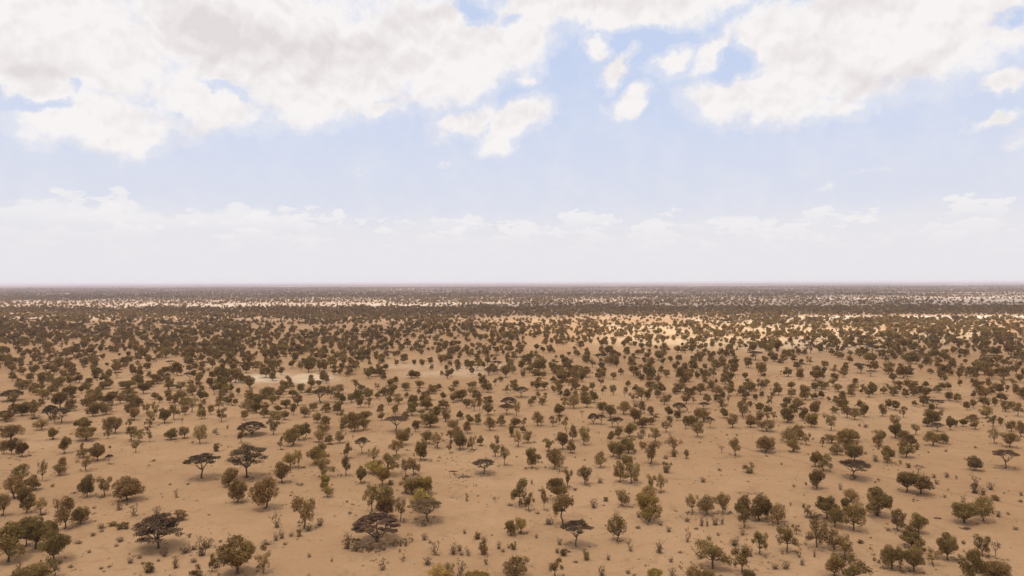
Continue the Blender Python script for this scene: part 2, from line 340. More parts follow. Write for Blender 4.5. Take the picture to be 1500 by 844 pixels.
    # rows of far cumulus low over the horizon
    PE = nt.n('ShaderNodeSeparateXYZ'); nt.link(P, PE.inputs[0]); pa, pe = PE.outputs[0], PE.outputs[1]
    low = nt.step(el, 0.0, 0.095, 1.0, 0.0)
    rows = [(330, 3.0, 32, 0.47, 0.75, 0.3), (337, 2.6, 52, 0.47, 0.66, 11.0), (350, 3.6, 34, 0.45, 0.65, 23.0), (366, 5.0, 24, 0.46, 0.45, 37.0), (382, 6.0, 14, 0.46, 0.28, 51.0)]
    # milky layer below the cumulus tops
    milk = nt.step(nt.math('ADD', pe, nt.math('MULTIPLY', nt.math('SUBTRACT', nt.noise(nt.xyz(pa, 0.0), 1.2, 4, 0.6), 0.5), 0.5)), 0.55, 1.15, 1.0, 0.0)
    col = nt.mix(nt.math('MULTIPLY', milk, 0.80), col, rgb(0.825 * k, 0.803 * k, 0.825 * k))
    for (v0, sc, amp, thr, op, seed) in rows:
        base_e = (EYE_ROW - v0) / F * 10 * 0.93
        A = amp / F * 10
        hn = nt.noise(nt.xyz(nt.math('MULTIPLY', pa, 1.0), nt.math('MULTIPLY', pe, 2.2), seed), sc * 0.5, 6, 0.62)
        H = nt.math('MULTIPLY', nt.math('SUBTRACT', hn, thr), 6.0, None, True)
        if seed == 11.0:      # the big banks at the left
            bank = blobs([(60, 335, 200, 90, 0, 1), (180, 335, 130, 60, 0, 1), (290, 335, 90, 45, 0, .7), (350, 335, 130, 75, 0, .9), (420, 335, 60, 45, 0, .8)], nt.xyz(pa, base_e))
            H = nt.math('ADD', nt.math('MULTIPLY', H, 0.22), nt.math('MULTIPLY', bank, nt.math('MULTIPLY', hn, 1.75)))
        top = nt.math('ADD', nt.math('MULTIPLY', H, A), base_e)
        edge = nt.step(nt.math('SUBTRACT', top, pe), -0.01, 0.06)
        bottom = nt.step(pe, base_e - 0.08, base_e + 0.22, 0.0, 1.0)
        a = nt.math('MULTIPLY', nt.math('MULTIPLY', edge, bottom), nt.math('MULTIPLY', nt.step(H, 0.0, 0.3), op))
        col = nt.mix(a, col, rgb(0.910 * k, 0.885 * k, 0.880 * k))
    nt.link(col, bg.inputs[0]); nt.link(bg.outputs[0], out.inputs[0])
    w.cycles.sampling_method = 'MANUAL'; w.cycles.sample_map_resolution = 512
build_world()

sun_d = bpy.data.lights.new('sun', 'SUN')
sun_d.energy = SUN_E
sun_d.angle = R(6)
sun_d.color = (1.0, 0.93, 0.82)
sun = bpy.data.objects.new('sun', sun_d)
COL.objects.link(sun)
sun.rotation_euler = SUN_DIR.to_track_quat('Z', 'Y').to_euler()
sun.location = (0, 0, 300)

# ------------------------------------------------------------------ mesh helpers
class MB:
    def __init__(self):
        self.v = []; self.f = []; self.nv = 0; self.tint = []; self.poly = []
    def quads(self, V, tint=None):                # V: (n, 4, 3)
        n = len(V)
        self.v.append(V.reshape(-1, 3))
        idx = np.arange(n * 4).reshape(n, 4) + self.nv
        self.f.append(idx); self.nv += n * 4
        t = np.ones(n) if tint is None else tint
        self.tint.append(t)
    def tube(self, pts, radii, seg=5):
        pts = np.array(pts, float); n = len(pts)
        rings = []
        for i in range(n):
            t = pts[min(i + 1, n - 1)] - pts[max(i - 1, 0)]
            t /= np.linalg.norm(t) + 1e-9
            a = np.array([0, 0, 1.0]) if abs(t[2]) < 0.9 else np.array([1.0, 0, 0])
            u = np.cross(t, a); u /= np.linalg.norm(u); w = np.cross(t, u)
            an = np.linspace(0, 2 * math.pi, seg, endpoint=False)
            rings.append(pts[i] + radii[i] * (np.cos(an)[:, None] * u + np.sin(an)[:, None] * w))
        V = np.array(rings).reshape(-1, 3)
        f = []
        for i in range(n - 1):
            for j in range(seg):
                f.append((i * seg + j, i * seg + (j + 1) % seg, (i + 1) * seg + (j + 1) % seg, (i + 1) * seg + j))
        self.v.append(V); self.f.append(np.array(f) + self.nv); self.nv += len(V)
        self.tint.append(np.ones(len(f)))
    def mesh(self, name, mat):
        V = np.concatenate(self.v).astype(np.float32); Fq = np.concatenate(self.f).astype(np.int32)
        T = np.concatenate(self.tint).astype(np.float32)
        me = bpy.data.meshes.new(name)
        me.vertices.add(len(V)); me.vertices.foreach_set('co', V.ravel())
        me.loops.add(len(Fq) * 4); me.loops.foreach_set('vertex_index', Fq.ravel())
        me.polygons.add(len(Fq)); me.polygons.foreach_set('loop_start', np.arange(len(Fq), dtype=np.int32) * 4)
        me.polygons.foreach_set('loop_total', np.full(len(Fq), 4, np.int32))
        at = me.attributes.new('tint', 'FLOAT', 'FACE'); at.data.foreach_set('value', T)
        me.materials.append(mat)
        me.update(calc_edges=True); me.validate()
        return me

def make_obj(name, me, parent=None, col=COL):
    o = bpy.data.objects.new(name, me)
    if col: col.objects.link(o)
    if parent: o.parent = parent
    return o

def leaf_quads(rs, C, N, size, flat=0.0):
    """ragged leaf sprays centred at C, facing roughly N"""
    n = len(C)
    N = N + rs.normal(0, 0.55, (n, 3)); N[:, 2] += flat
    N /= np.linalg.norm(N, axis=1)[:, None] + 1e-9
    a = rs.normal(0, 1, (n, 3)); u = np.cross(N, a); u /= np.linalg.norm(u, axis=1)[:, None] + 1e-9
    w = np.cross(N, u)
    s = size * rs.uniform(0.6, 1.35, n)[:, None]
    ar = rs.uniform(0.45, 0.9, n)[:, None]
    V = np.stack([C - u * s, C - w * s * ar * rs.uniform(.4, 1, (n, 1)), C + u * s, C + w * s * ar * rs.uniform(.6, 1, (n, 1))], 1)
    return V

def fill_lobes(mb, rs, lobes, n, size, flat=0.0, inner=0.55, ground=0.0):
    L = np.array(lobes)
    area = L[:, 3] * L[:, 4] + L[:, 3] * L[:, 5] + L[:, 4] * L[:, 5]
    pick = rs.choice(len(L), n, p=area / area.sum())
    d = rs.normal(0, 1, (n, 3)); d /= np.linalg.norm(d, axis=1)[:, None]
    r = inner + (1.04 - inner) * rs.uniform(0, 1, n) ** 0.55
    r += rs.normal(0, .09, n) + (rs.rand(n) < .08) * rs.uniform(0, .35, n)
    C = L[pick, :3] + d * L[pick, 3:6] * r[:, None]
    # drop leaves buried deep in another lobe
    keep = np.ones(n, bool)
    for q in L:
        e = ((C - q[:3]) / q[3:6]); keep &= (e ** 2).sum(1) > 0.16
    keep &= C[:, 2] > ground
    C, d, pick = C[keep], d[keep], pick[keep]
    lt = rs.uniform(0.78, 1.25, len(L))
    tint = lt[pick] * rs.uniform(0.75, 1.25, len(C))
    mb.quads(leaf_quads(rs, C, d, size, flat), tint)

# ------------------------------------------------------------------ materials
def leaf_material(name, base, hi, trans=0.38):
    m, nt, out = material(name)
    oi = nt.n('ShaderNodeObjectInfo')
    at = nt.n('ShaderNodeAttribute', attribute_name='tint')
    t = nt.step(at.outputs['Fac'], 0.6, 1.45)
    c = nt.mix(t, base, hi)
    # each plant has its own hue and value
    hs = nt.n('ShaderNodeHueSaturation')
    nt.put(hs.inputs['Hue'], nt.math('ADD', 0.5 - 0.005, nt.math('MULTIPLY', oi.outputs['Random'], 0.020)))
    nt.put(hs.inputs['Value'], nt.math('ADD', 0.78, nt.math('MULTIPLY', nt.math('FRACT', nt.math('MULTIPLY', oi.outputs['Random'], 37.3)), 0.5)))
    nt.put(hs.inputs['Color'], c)
    c2 = nt.mix(1.0, hs.outputs[0], oi.outputs['Color'], 'MULTIPLY')
    d = nt.n('ShaderNodeBsdfDiffuse'); nt.link(c2, d.inputs[0])
    tr = nt.n('ShaderNodeBsdfTranslucent'); nt.link(c2, tr.inputs[0])
    mx = nt.n('ShaderNodeMixShader'); mx.inputs[0].default_value = trans
    nt.link(d.outputs[0], mx.inputs[1]); nt.link(tr.outputs[0], mx.inputs[2]); nt.link(mx.outputs[0], out.inputs[0])
    return m
def bark_material(name, base, hi):
    m, nt, out = material(name)
    g = nt.n('ShaderNodeNewGeometry')
    nz = nt.noise(g.outputs['Position'], 5.0, 3, 0.6)
    d = nt.n('ShaderNodeBsdfDiffuse'); nt.link(nt.mix(nz, base, hi), d.inputs[0]); nt.link(d.outputs[0], out.inputs[0])
    return m
M_LEAF = leaf_material('olive_foliage', rgb(*LEAF[0]), rgb(*LEAF[1]))
M_ACA = leaf_material('acacia_foliage', rgb(*ACA[0]), rgb(*ACA[1]), 0.15)
M_SCRUB = leaf_material('scrub_foliage', rgb(*SCR[0]), rgb(*SCR[1]), 0.15)
M_BARK = bark_material('bark', rgb(0.07, 0.045, 0.032), rgb(0.15, 0.10, 0.07))
M_TWIG = bark_material('dry_twigs', rgb(0.11, 0.065, 0.045), rgb(0.20, 0.13, 0.09))

# ------------------------------------------------------------------ plant shapes (unit: crown width 1, height 1)
def limb(mb, rs, a, b, r0, r1, n=4, wob=0.06, seg=5):
    a = np.array(a, float); b = np.array(b, float)
    L = np.linalg.norm(b - a)
    pts = [a]
    for i in range(1, n):
        t = i / n
        pts.append(a + (b - a) * t + rs.normal(0, wob * L, 3) * np.array([1, 1, 0.5]) + np.array([0, 0, -0.08 * L * math.sin(math.pi * t)]))
    pts.append(b)
    mb.tube(pts, [r0 + (r1 - r0) * i / n for i in range(n + 1)], seg)
    return pts

def round_proto(seed, n, size, lobes_n=9, fork=0.26, low=0.42, spread=0.30, squash=1.0, lod=0, asym=0.0):
    rs = np.random.RandomState(seed)
    lobes = [(rs.normal(0, .03), rs.normal(0, .03), 0.56, .30, .30, .30)]
    a0 = rs.uniform(0, 6.28)
    for i in range(lobes_n):
        if i % 3 == 0: lobes.append((*(rs.normal(0, .26, 2)), rs.uniform(low * .8, .8), .07, .07, .08))
        a = a0 + i * 2.4 + rs.normal(0, .25)
        z = rs.uniform(low, 0.84)
        rr = spread * rs.uniform(.75, 1.1) * (1.08 - abs(z - .50) * 0.75)
        r = rs.uniform(.10, .20)
        lobes.append((rr * math.cos(a) + asym * (z - .5), rr * math.sin(a), min(z, 1 - r * .95), r * 1.1, r * 1.1, r * squash))
    lobes.append((rs.normal(0, .08), rs.normal(0, .08), 0.84, .17, .17, .15))
    crown = MB(); fill_lobes(crown, rs, lobes, n, size, 0.1, ground=0.10 + rs.uniform(0, .08))
    tr = MB()
    bend = rs.normal(0, .05, 2)
    f = (bend[0], bend[1], fork)
    if lod < 2:
        limb(tr, rs, (0, 0, -0.01), f, .034, .026, 3, .05, 6 if lod == 0 else 4)
        tr.tube([(0, 0, -.01), (0, 0, .03)], [.055, .036], 6)
        for q in lobes[1:(8 if lod == 0 else 3)]:
            limb(tr, rs, f, (q[0], q[1], q[2]), .020, .006, 3, .07, 4)
    else:
        limb(tr, rs, (0, 0, 0), (0, 0, .5), .035, .025, 1, 0, 3)
    return crown, tr

def loose_proto(seed, n, size, lod=0, multi=1):
    rs = np.random.RandomState(seed)
    lobes = [(0, 0, .62, .20, .20, .20), (.08, -.05, .80, .15, .15, .13), (-.12, .06, .50, .15, .15, .11)]
    crown = MB(); tr = MB()
    f = (rs.normal(0, .05), rs.normal(0, .05), rs.uniform(.26, .38))
    limb(tr, rs, (0, 0, -.01), f, .032, .024, 3, .06, 5)
    k = 9
    for i in range(k):
        a = i * 2.4 + rs.normal(0, .4); z = rs.uniform(.42, .9) if i else .9
        rr = rs.uniform(.14, .40) * (1.15 - abs(z - .6))
        r = rs.uniform(.10, .16)
        e = (rr * math.cos(a), rr * math.sin(a), z)
        lobes.append((*e, r * 1.15, r * 1.15, r * 1.05))
        limb(tr, rs, f, e, .018, .005, 4, .08, 4)
        # drooping side twig
        e2 = (e[0] * 1.15, e[1] * 1.15, z - rs.uniform(.04, .10))
        lobes.append((*e2, r * .7, r * .7, r * .9))
        limb(tr, rs, e, e2, .008, .003, 2, .08, 3)
    fill_lobes(crown, rs, lobes, n, size, 0.0, 0.2, ground=.15)
    return crown, tr

def umbrella_proto(seed, n, size, dome=0.12, thick=0.05, plates=16, fork=0.38, layers=1, lean=0.0):
    rs = np.random.RandomState(seed)
    crown = MB(); tr = MB(); lobes = []
    f = np.array((rs.normal(0, .03) + lean * .35, rs.normal(0, .03), fork))
    limb(tr, rs, (0, 0, -.01), f, .026, .020, 3, .04, 6)
    tr.tube([(0, 0, -.01), (0, 0, .04)], [.045, .028], 6)
    mains = []
    for i in range(6):
        a = i * 1.05 + rs.normal(0, .2); rr = rs.uniform(.14, .24)
        m = np.array((rr * math.cos(a) + lean * .6, rr * math.sin(a), fork + (1 - dome - fork) * rs.uniform(.45, .7)))
        limb(tr, rs, f, m, .017, .010, 3, .05, 4); mains.append(m)
    for i in range(plates):
        a = i * 2.39996 + rs.normal(0, .15); rr = .44 * math.sqrt((i + .5) / plates) * rs.uniform(.88, 1.08)
        z = 1 - thick - dome * (rr / .44) ** 2 + rs.normal(0, .032)
        if layers > 1 and i % 2:
            z -= rs.uniform(.12, .50) * (1 - fork) ; rr *= 1.02
        r = rs.uniform(.09, .15)
        e = np.array((rr * math.cos(a) + lean, rr * math.sin(a), z))
        lobes.append((*e, r * 1.15, r * 1.15, thick * rs.uniform(.7, 1.2)))
        m = min(mains, key=lambda q: np.linalg.norm(q - e))
        limb(tr, rs, m, e, .008, .003, 3, .05, 3)
    lobes_a = np.array(lobes)
    fill_lobes(crown, rs, lobes, n, size, 0.9, 0.1)
    # fine twigs fringe
    return crown, tr

def dome_proto(seed, n, size):
    rs = np.random.RandomState(seed)
    crown = MB(); tr = MB(); lobes = []
    f = np.array((0.0, 0, .16))
    limb(tr, rs, (0, 0, -.01), f, .034, .030, 2, .03, 6)
    mains = []
    for i in range(8):
        a = i * .785 + rs.normal(0, .15)
        m = np.array((.22 * math.cos(a), .22 * math.sin(a), .42 + rs.normal(0, .03)))
        limb(tr, rs, f, m, .016, .010, 3, .05, 4); mains.append(m)
    for i in range(42):
        a = i * 2.39996; t = math.sqrt((i + .5) / 42); th = t * 1.35
        rr = .46 * math.sin(th) / math.sin(1.35) * rs.uniform(.92, 1.05); z = .36 + .60 * math.cos(th) ** .9 * rs.uniform(.95, 1.03)
        r = rs.uniform(.07, .11)
        e = np.array((rr * math.cos(a), rr * math.sin(a), z))
        lobes.append((*e, r, r, .045))
        m = min(mains, key=lambda q: np.linalg.norm(q - e)); limb(tr, rs, m, e, .007, .003, 3, .06, 3)
    fill_lobes(crown, rs, lobes, n, size, .5, .1)
    return crown, tr

def bare_proto(seed, n=260, size=.03):
    rs = np.random.RandomState(seed)
    crown = MB(); tr = MB(); f = np.array((0, 0, .42)); lobes = []
    limb(tr, rs, (0, 0, -.01), f, .03, .024, 3, .06, 5)
    for i in range(8):
        a = i * .785 + rs.normal(0, .3); rr = rs.uniform(.16, .30)
        m = np.array((rr * math.cos(a), rr * math.sin(a), rs.uniform(.62, .80)))
        limb(tr, rs, f, m, .015, .008, 3, .08, 4)
        for j in range(4):
            e = m + np.array((rs.normal(0, .12), rs.normal(0, .12), rs.uniform(.06, .2)))
            limb(tr, rs, m, e, .007, .003, 2, .1, 3); lobes.append((*e, .07, .07, .03))
    fill_lobes(crown, rs, lobes, n, size, .3, .1)
    return crown, tr

def scrub_proto(seed, kind):
    rs = np.random.RandomState(seed)
    crown = MB(); tr = MB(); lobes = []
    k = {'t': 14, 'g': 7, 'c': 8, 's': 4}[kind]
    for i in range(k):
        a = rs.uniform(0, 6.28); rr = rs.uniform(.1, .48) if kind != 's' else rs.uniform(.05, .4)
        z = rs.uniform(.4, 1.0) if kind != 'c' else rs.uniform(.3, .7)
        b0 = (rs.normal(0, .10), rs.normal(0, .10), -.01) if kind != 's' else (rs.normal(0, .04), 0, -.01)
        e = (rr * math.cos(a), rr * math.sin(a), z)
        pts = limb(tr, rs, b0, e, .028, .008, 3, .12, 4)
        for j in range(3 if kind != 's' else 5):
            p = np.array(pts[1 + j % 3]); q = p + rs.normal(0, .13, 3) + np.array((0, 0, .1))
            limb(tr, rs, p, q, .012, .005, 2, .1, 3)
            if kind in 'ts': lobes.append((*q, .08, .08, .06))
        lobes.append((*e, .10 if kind == 't' else .17, .10 if kind == 't' else .17, .09 if kind == 't' else .15))
    lobes.append((0, 0, .10, .30, .30, .12))
    if kind in 'gc':
        lobes.append((0, 0, .42, .34, .34, .30))
    n = {'t': 380, 'g': 900, 'c': 300, 's': 300}[kind]
    fill_lobes(crown, rs, lobes, n, {'t': .045, 'g': .055, 'c': .06, 's': .05}[kind], 0, .1)
    return crown, tr

PR = {'r': [], 'l': [], 'u': [], 'k': [], 'd': [], 'b': [], 't': [], 'g': [], 'c': [], 's': []}
def reg(key, pair, lm, bm=M_BARK, trunk='trunk', crown='crown'):
    c, t = pair
    PR[key].append((c.mesh(crown, lm), t.mesh(trunk, bm)))
for s in range(15):
    reg('r', round_proto(10 + s, [4200, 3000, 4400, 2500, 3800][s % 5], [.030, .027, .030, .028, .032][s % 5], 8 + s % 6, .17 + .02 * (s % 4), .25 + .03 * (s % 4), .29 + .012 * (s % 3), 1.0, asym=[0, .18, -.14, .08][s % 4]), M_LEAF)
for s in range(8):
    reg('l', loose_proto(40 + s, [2400, 1500, 3000][s % 3], .027), M_LEAF)
for s in range(4):
    reg('u', umbrella_proto(60 + s, 4600, .024, dome=.13 + .06 * (s % 3), plates=20 + s * 3, fork=.36), M_ACA)
reg('k', dome_proto(70, 11000, .022), M_ACA)
reg('k', dome_proto(71, 9000, .024), M_ACA)
reg('d', umbrella_proto(80, 9500, .022, dome=.30, thick=.05, plates=52, fork=.26, layers=2), M_ACA)
reg('d', umbrella_proto(83, 7500, .020, dome=.25, thick=.04, plates=46, fork=.30, layers=2), M_ACA)
reg('d', umbrella_proto(85, 7500, .022, dome=.20, thick=.05, plates=30, fork=.30, layers=1, lean=-.12), M_ACA)
for s in range(2): reg('b', bare_proto(90 + s), M_ACA, M_TWIG)
for key, lm in (('t', M_SCRUB), ('g', M_LEAF), ('c', M_SCRUB), ('s', M_SCRUB)):
    for s in range(4): reg(key, scrub_proto(100 + s + 10 * ord(key), key), lm, M_TWIG, 'stems', 'foliage')

# ------------------------------------------------------------------ things: trees
def parse(tab, n):
    res = []
    for (ox, oy), s in tab.items():
        for item in s.replace('\n', '').split(';'):
            p = item.split()
            if len(p) < n: continue
            res.append([p[0]] + [float(q) for q in p[1:]] + [ox, oy])
    return res

trees = []
for (k, cx, top, base, w, ox, oy) in parse(SURVEY, 5):
    px, pt, pb, pw = ox + cx / 5, oy + top / 5, oy + base / 5, w / 5
    X, Y = ground_at(px, pb)
    D = math.hypot(Y, CAM_H)
    dep = math.atan2(CAM_H, Y)
    wm = pw * D / F
    hm = ((pb - pt) * D / F - 0.30 * wm * math.sin(dep)) / math.cos(dep)
    hm = max(hm, wm * 0.42)
    trees.append(dict(k=k, px=px, py=(pt + pb) / 2, pb=pb, pw=pw, ph=pb - pt, X=X, Y=Y, w=wm, h=hm))

SIGHTS = [(552, 772, 'the dark dome-crowned acacia'), (232, 775, 'the dark layered acacia at lower left'), (364, 675, 'the tall layered acacia'),
          (709, 683, 'the lone umbrella acacia'), (1251, 685, 'the purplish umbrella acacia'), (1473, 672, 'the rightmost umbrella acacia'),
          (627, 748, 'the leaning purple-brown acacia'), (844, 785, 'the loose flat-topped acacia'), (296, 682, 'the slanting flat-topped acacia'),
          (580, 620, 'the slim umbrella acacia'), (369, 626, 'the low spreading acacia'), (1286, 735, 'the big dark round tree'),
          (1338, 708, 'the broad twin-crowned tree'), (347, 815, 'the big green tree at the bottom'), (1043, 815, 'the wide loose tree'),
          (388, 723, 'the big round tree at left')]
SPECIAL = {(552, 794): 'dark dome-crowned acacia with many visible limbs over a dark shaded scrub ring', (232, 803): 'dark brown layered acacia with feathery flat branches alone at lower left',
    (364, 700): 'tall layered acacia with see-through tiers of brown branches, left of centre', (709, 694): 'lone small umbrella acacia with flat dark top beside a dead brush patch',
    (1251, 701): 'purplish umbrella acacia with pale forked trunk in front of a dense green tree', (1473, 686): 'dark umbrella acacia with tiered flat crown near the right edge',
    (627, 764): 'leaning purple-brown acacia in front of a light green tree', (844, 800): 'loose olive flat-topped acacia at the bottom right of a tall ragged tree',
    (296, 701): 'flat-topped acacia with slanting forked trunk, alone at left', (580, 632): 'slim umbrella acacia with thin flat top left of centre',
    (369, 637): 'low dark spreading acacia with bare limbs under its crown', (1286, 756): 'big dark round tree standing alone with a small bush under it',
    (348, 840): 'big ragged green tree at the bottom edge left of centre', (530, 665): 'pale nearly leafless flat-topped acacia left of centre'}
usedlab = set()
def tone_of(t):
    for (x, y) in ((618, 735), (480, 720), (560, 697), (622, 708), (950, 722), (940, 732), (770, 765), (644, 835), (698, 840), (425, 672), (952, 838)):
        if abs(t['px'] - x) < 14 and abs(t['py'] - y) < 16: return 2
    return 0
def relation(px, py):
    best = None
    for (x, y, s) in SIGHTS:
        d = math.hypot(px - x, (py - y) * 1.3)
        if 8 < d < 75 and (best is None or d < best[0]): best = (d, x, y, s)
    if not best: return ''
    _, x, y, s = best
    if abs(px - x) > abs(py - y) * 1.6: rel = 'left of' if px < x else 'right of'
    else: rel = 'behind' if py < y else 'in front of'
    return f' {rel} {s}'
def label_for(desc, px, py, special=None):
    if special: lab = special
    else:
        rel = relation(px, py)
        lab = f'{desc}{rel}, {px / 15:.0f}% across, {py / 8.44:.0f}% down'
        if len(re.findall(r'[A-Za-z0-9]+', lab)) > 16 or lab in usedlab: lab = f'{desc}, {px / 15:.1f}% across, {py / 8.44:.1f}% down photo'
    if lab in usedlab: lab = f'{desc}, {px / 15:.1f}% across, {py / 8.44 + .1:.1f}% down photo'
    usedlab.add(lab)
    return lab

PROTO_OBJ = {}
def plant(name, key, vi, X, Y, w, h, rz, label, cat, group, crown_col):
    root = bpy.data.objects.new(name, None); COL.objects.link(root)
    root.empty_display_size = 1.0
    root.location = (X, Y, zof(X, Y)); root.rotation_euler = (0, 0, rz); root.scale = (w, w, h)
    cme, tme = PR[key][vi]
    c = make_obj(cme.name.split('.')[0], cme, root); t = make_obj(tme.name.split('.')[0], tme, root)
    c.color = (*crown_col, 1)
    root['label'] = label; root['category'] = cat; root['group'] = group
    return root

isr = [t for t in trees if t['k'] in 'rl']
isr.sort(key=lambda t: -t['pw'] * t['ph'])
solo = set(id(t) for t in isr[:300])
rest = []
NAMES = {'r': 'round_tree', 'l': 'ragged_tree', 'u': 'umbrella_acacia', 'k': 'spreading_acacia', 'd': 'layered_acacia', 'b': 'sparse_acacia'}
ACN = {'u': 'dark umbrella acacia', 'k': 'dark low spreading acacia', 'd': 'dark layered acacia', 'b': 'pale nearly leafless acacia'}
hero = {}
for t in trees:
    rr = random.Random(int(t['px'] * 31 + t['pb'] * 7))
    k = t['k']
    if k in 'rl' and id(t) not in solo:
        rest.append(t); continue
    vi = rr.randrange(len(PR[k])); rz = rr.uniform(0, 6.28)
    if k == 'k': vi = 0 if t['pb'] > 700 else 1
    if k == 'd':
        vi = 0 if abs(t['px'] - 232) < 5 else (2 if abs(t['px'] - 627) < 5 else 1)
        if vi == 2: rz = 0
    sp = None
    for (x, y), s in SPECIAL.items():
        if abs(t['px'] - x) < 8 and abs(t['pb'] - y) < 9 and s not in usedlab: sp = s
    tone = tone_of(t)
    col = (1, 1, 1)
    if tone == 2: col = (1.45, 1.5, 1.2)
    if k in 'rl':
        size = 'small' if t['h'] < 3.6 else ('tall' if t['h'] > 6 else 'mid-sized')
        ar = t['w'] / t['h']
        shape = 'ragged' if k == 'l' else ('broad-crowned' if ar > 1.15 else ('upright' if ar < .72 else 'round-crowned'))
        desc = f"{size} {'light green' if tone == 2 else 'olive'} {shape} tree"
        lab = label_for(desc, t['px'], t['py'], sp)
        plant(NAMES[k], k, vi, t['X'], t['Y'], t['w'] * 1.12, t['h'] * 1.03, rz, lab, 'tree', 'olive green trees scattered over the sandy plain', col)
    else:
        lab = label_for(ACN[k], t['px'], t['py'], sp)
        plant(NAMES[k], k, vi, t['X'], t['Y'], t['w'] * (.95 if k == 'k' else 1.02), t['h'], rz, lab, 'acacia tree', 'dark flat-topped acacias among the green trees', col)

# ------------------------------------------------------------------ things: scrub
SN = {'t': ('twiggy_bush', 'twiggy brown bush'), 'g': ('leafy_bush', 'leafy olive bush'), 'c': ('low_bush', 'low dark cushion of scrub'), 's': ('sapling', 'thin sapling')}
for (k, cx, base, w, h, ox, oy) in parse(SCRUB, 5):
    px, pb = ox + cx / 5, oy + base / 5
    X, Y = ground_at(px, pb); D = math.hypot(Y, CAM_H)
    rr = random.Random(int(px * 17 + pb * 5))
    wm, hm = w / 5 * D / F, h / 5 * D / F
    dep = math.atan2(CAM_H, Y); hm = max((hm - .3 * wm * math.sin(dep)) / math.cos(dep), .35 * wm)
    nm, desc = SN[k]
    plant(nm, k, rr.randrange(4), X, Y, wm * 1.1, hm, rr.uniform(0, 6.28), label_for(desc, px, pb - h / 10), 'bush' if k != 's' else 'sapling',
          'low scrub and saplings between the trees', (1, 1, 1))

# ring of dry scrub stems around the dome acacia
def dead_branches(px, pb, wpx, seed):
    X, Y = ground_at(px, pb); D = math.hypot(Y, CAM_H); L = wpx * D / F
    rs = np.random.RandomState(seed); mb = MB()
    for i in range(14):
        a = rs.normal(0, .5); c = np.array((rs.uniform(-.3, .3) * L, rs.normal(0, .10 * L), rs.uniform(.03, .16)))
        d = np.array((math.cos(a), math.sin(a), rs.uniform(-.02, .10))) * L * rs.uniform(.12, .30)
        p = limb(mb, rs, c - d, c + d, .05, .015, 4, .06, 4)
        for j in range(3):
            q = np.array(p[1 + j]); limb(mb, rs, q, q + rs.normal(0, .10 * L, 3) * (1, 1, .35) + (0, 0, .1), .018, .006, 2, .1, 3)
    o = make_obj('fallen_branches', mb.mesh('fallen_branches', M_BARK)); o.location = (X, Y, zof(X, Y))
    o['label'] = label_for('heap of dead branches on sand', px, pb).replace(' the photo', '')
    o['category'] = 'dead wood'; o['group'] = 'dead branches lying on the sand'
for i, d in enumerate(DEAD): dead_branches(*d, 300 + i)

# ------------------------------------------------------------------ stuff: the countless far trees and the small tufts
def hidden_collection(name, meshes):
    c = bpy.data.collections.new(name)
    for i, me in enumerate(meshes):
        o = bpy.data.objects.new('%s_%02d' % (name, i), me); c.objects.link(o)
    return c
def merged(pair, mats, name):
    c, t = pair
    mb = MB(); mb.v = c.v + [a for a in t.v]; mb.nv = c.nv + t.nv
    mb.f = c.f + [a + c.nv for a in t.f]; mb.tint = c.tint + t.tint
    me = mb.mesh(name, mats[0]); me.materials.append(mats[1])
    nc = sum(len(a) for a in c.f); n = len(me.polygons)
    mi = np.zeros(n, np.int32); mi[nc:] = 1; me.polygons.foreach_set('material_index', mi)
    return me
def scatter(name, pts, coll, label, cat):
    """pts: rows x, y, z, variant, rotation, sx, sz"""
    A = np.array(pts, np.float64); A[:, 2] = zof(A[:, 0], A[:, 1]); A = A.astype(np.float32)
    me = bpy.data.meshes.new(name); me.vertices.add(len(A)); me.vertices.foreach_set('co', A[:, :3].ravel())
    a = me.attributes.new('variant', 'INT', 'POINT'); a.data.foreach_set('value', A[:, 3].astype(np.int32))
    rot = np.zeros((len(A), 3), np.float32); rot[:, 2] = A[:, 4]
    a = me.attributes.new('turn', 'FLOAT_VECTOR', 'POINT'); a.data.foreach_set('vector', rot.ravel())
    sc = np.stack([A[:, 5], A[:, 5], A[:, 6]], 1)
    a = me.attributes.new('grow', 'FLOAT_VECTOR', 'POINT'); a.data.foreach_set('vector', sc.ravel())
    o = make_obj(name, me)
    g = bpy.data.node_groups.new(name, 'GeometryNodeTree')
    g.interface.new_socket('Geometry', in_out='INPUT', socket_type='NodeSocketGeometry')
    g.interface.new_socket('Geometry', in_out='OUTPUT', socket_type='NodeSocketGeometry')
    N = g.nodes.new; Lk = g.links.new
    gi = N('NodeGroupInput'); go = N('NodeGroupOutput'); iop = N('GeometryNodeInstanceOnPoints')
    ci = N('GeometryNodeCollectionInfo'); ci.inputs[0].default_value = coll; ci.inputs[1].default_value = True; ci.inputs[2].default_value = True
    def attr(nm, ty):
        q = N('GeometryNodeInputNamedAttribute'); q.data_type = ty; q.inputs[0].default_value = nm; return q.outputs[0]
    Lk(gi.outputs[0], iop.inputs['Points']); Lk(ci.outputs[0], iop.inputs['Instance'])
    iop.inputs['Pick Instance'].default_value = True
    Lk(attr('variant', 'INT'), iop.inputs['Instance Index']); Lk(attr('turn', 'FLOAT_VECTOR'), iop.inputs['Rotation']); Lk(attr('grow', 'FLOAT_VECTOR'), iop.inputs['Scale'])
    Lk(iop.outputs[0], go.inputs[0])
    md = o.modifiers.new('scatter', 'NODES'); md.node_group = g
    o['kind'] = 'stuff'; o['label'] = label; o['category'] = cat
    return o

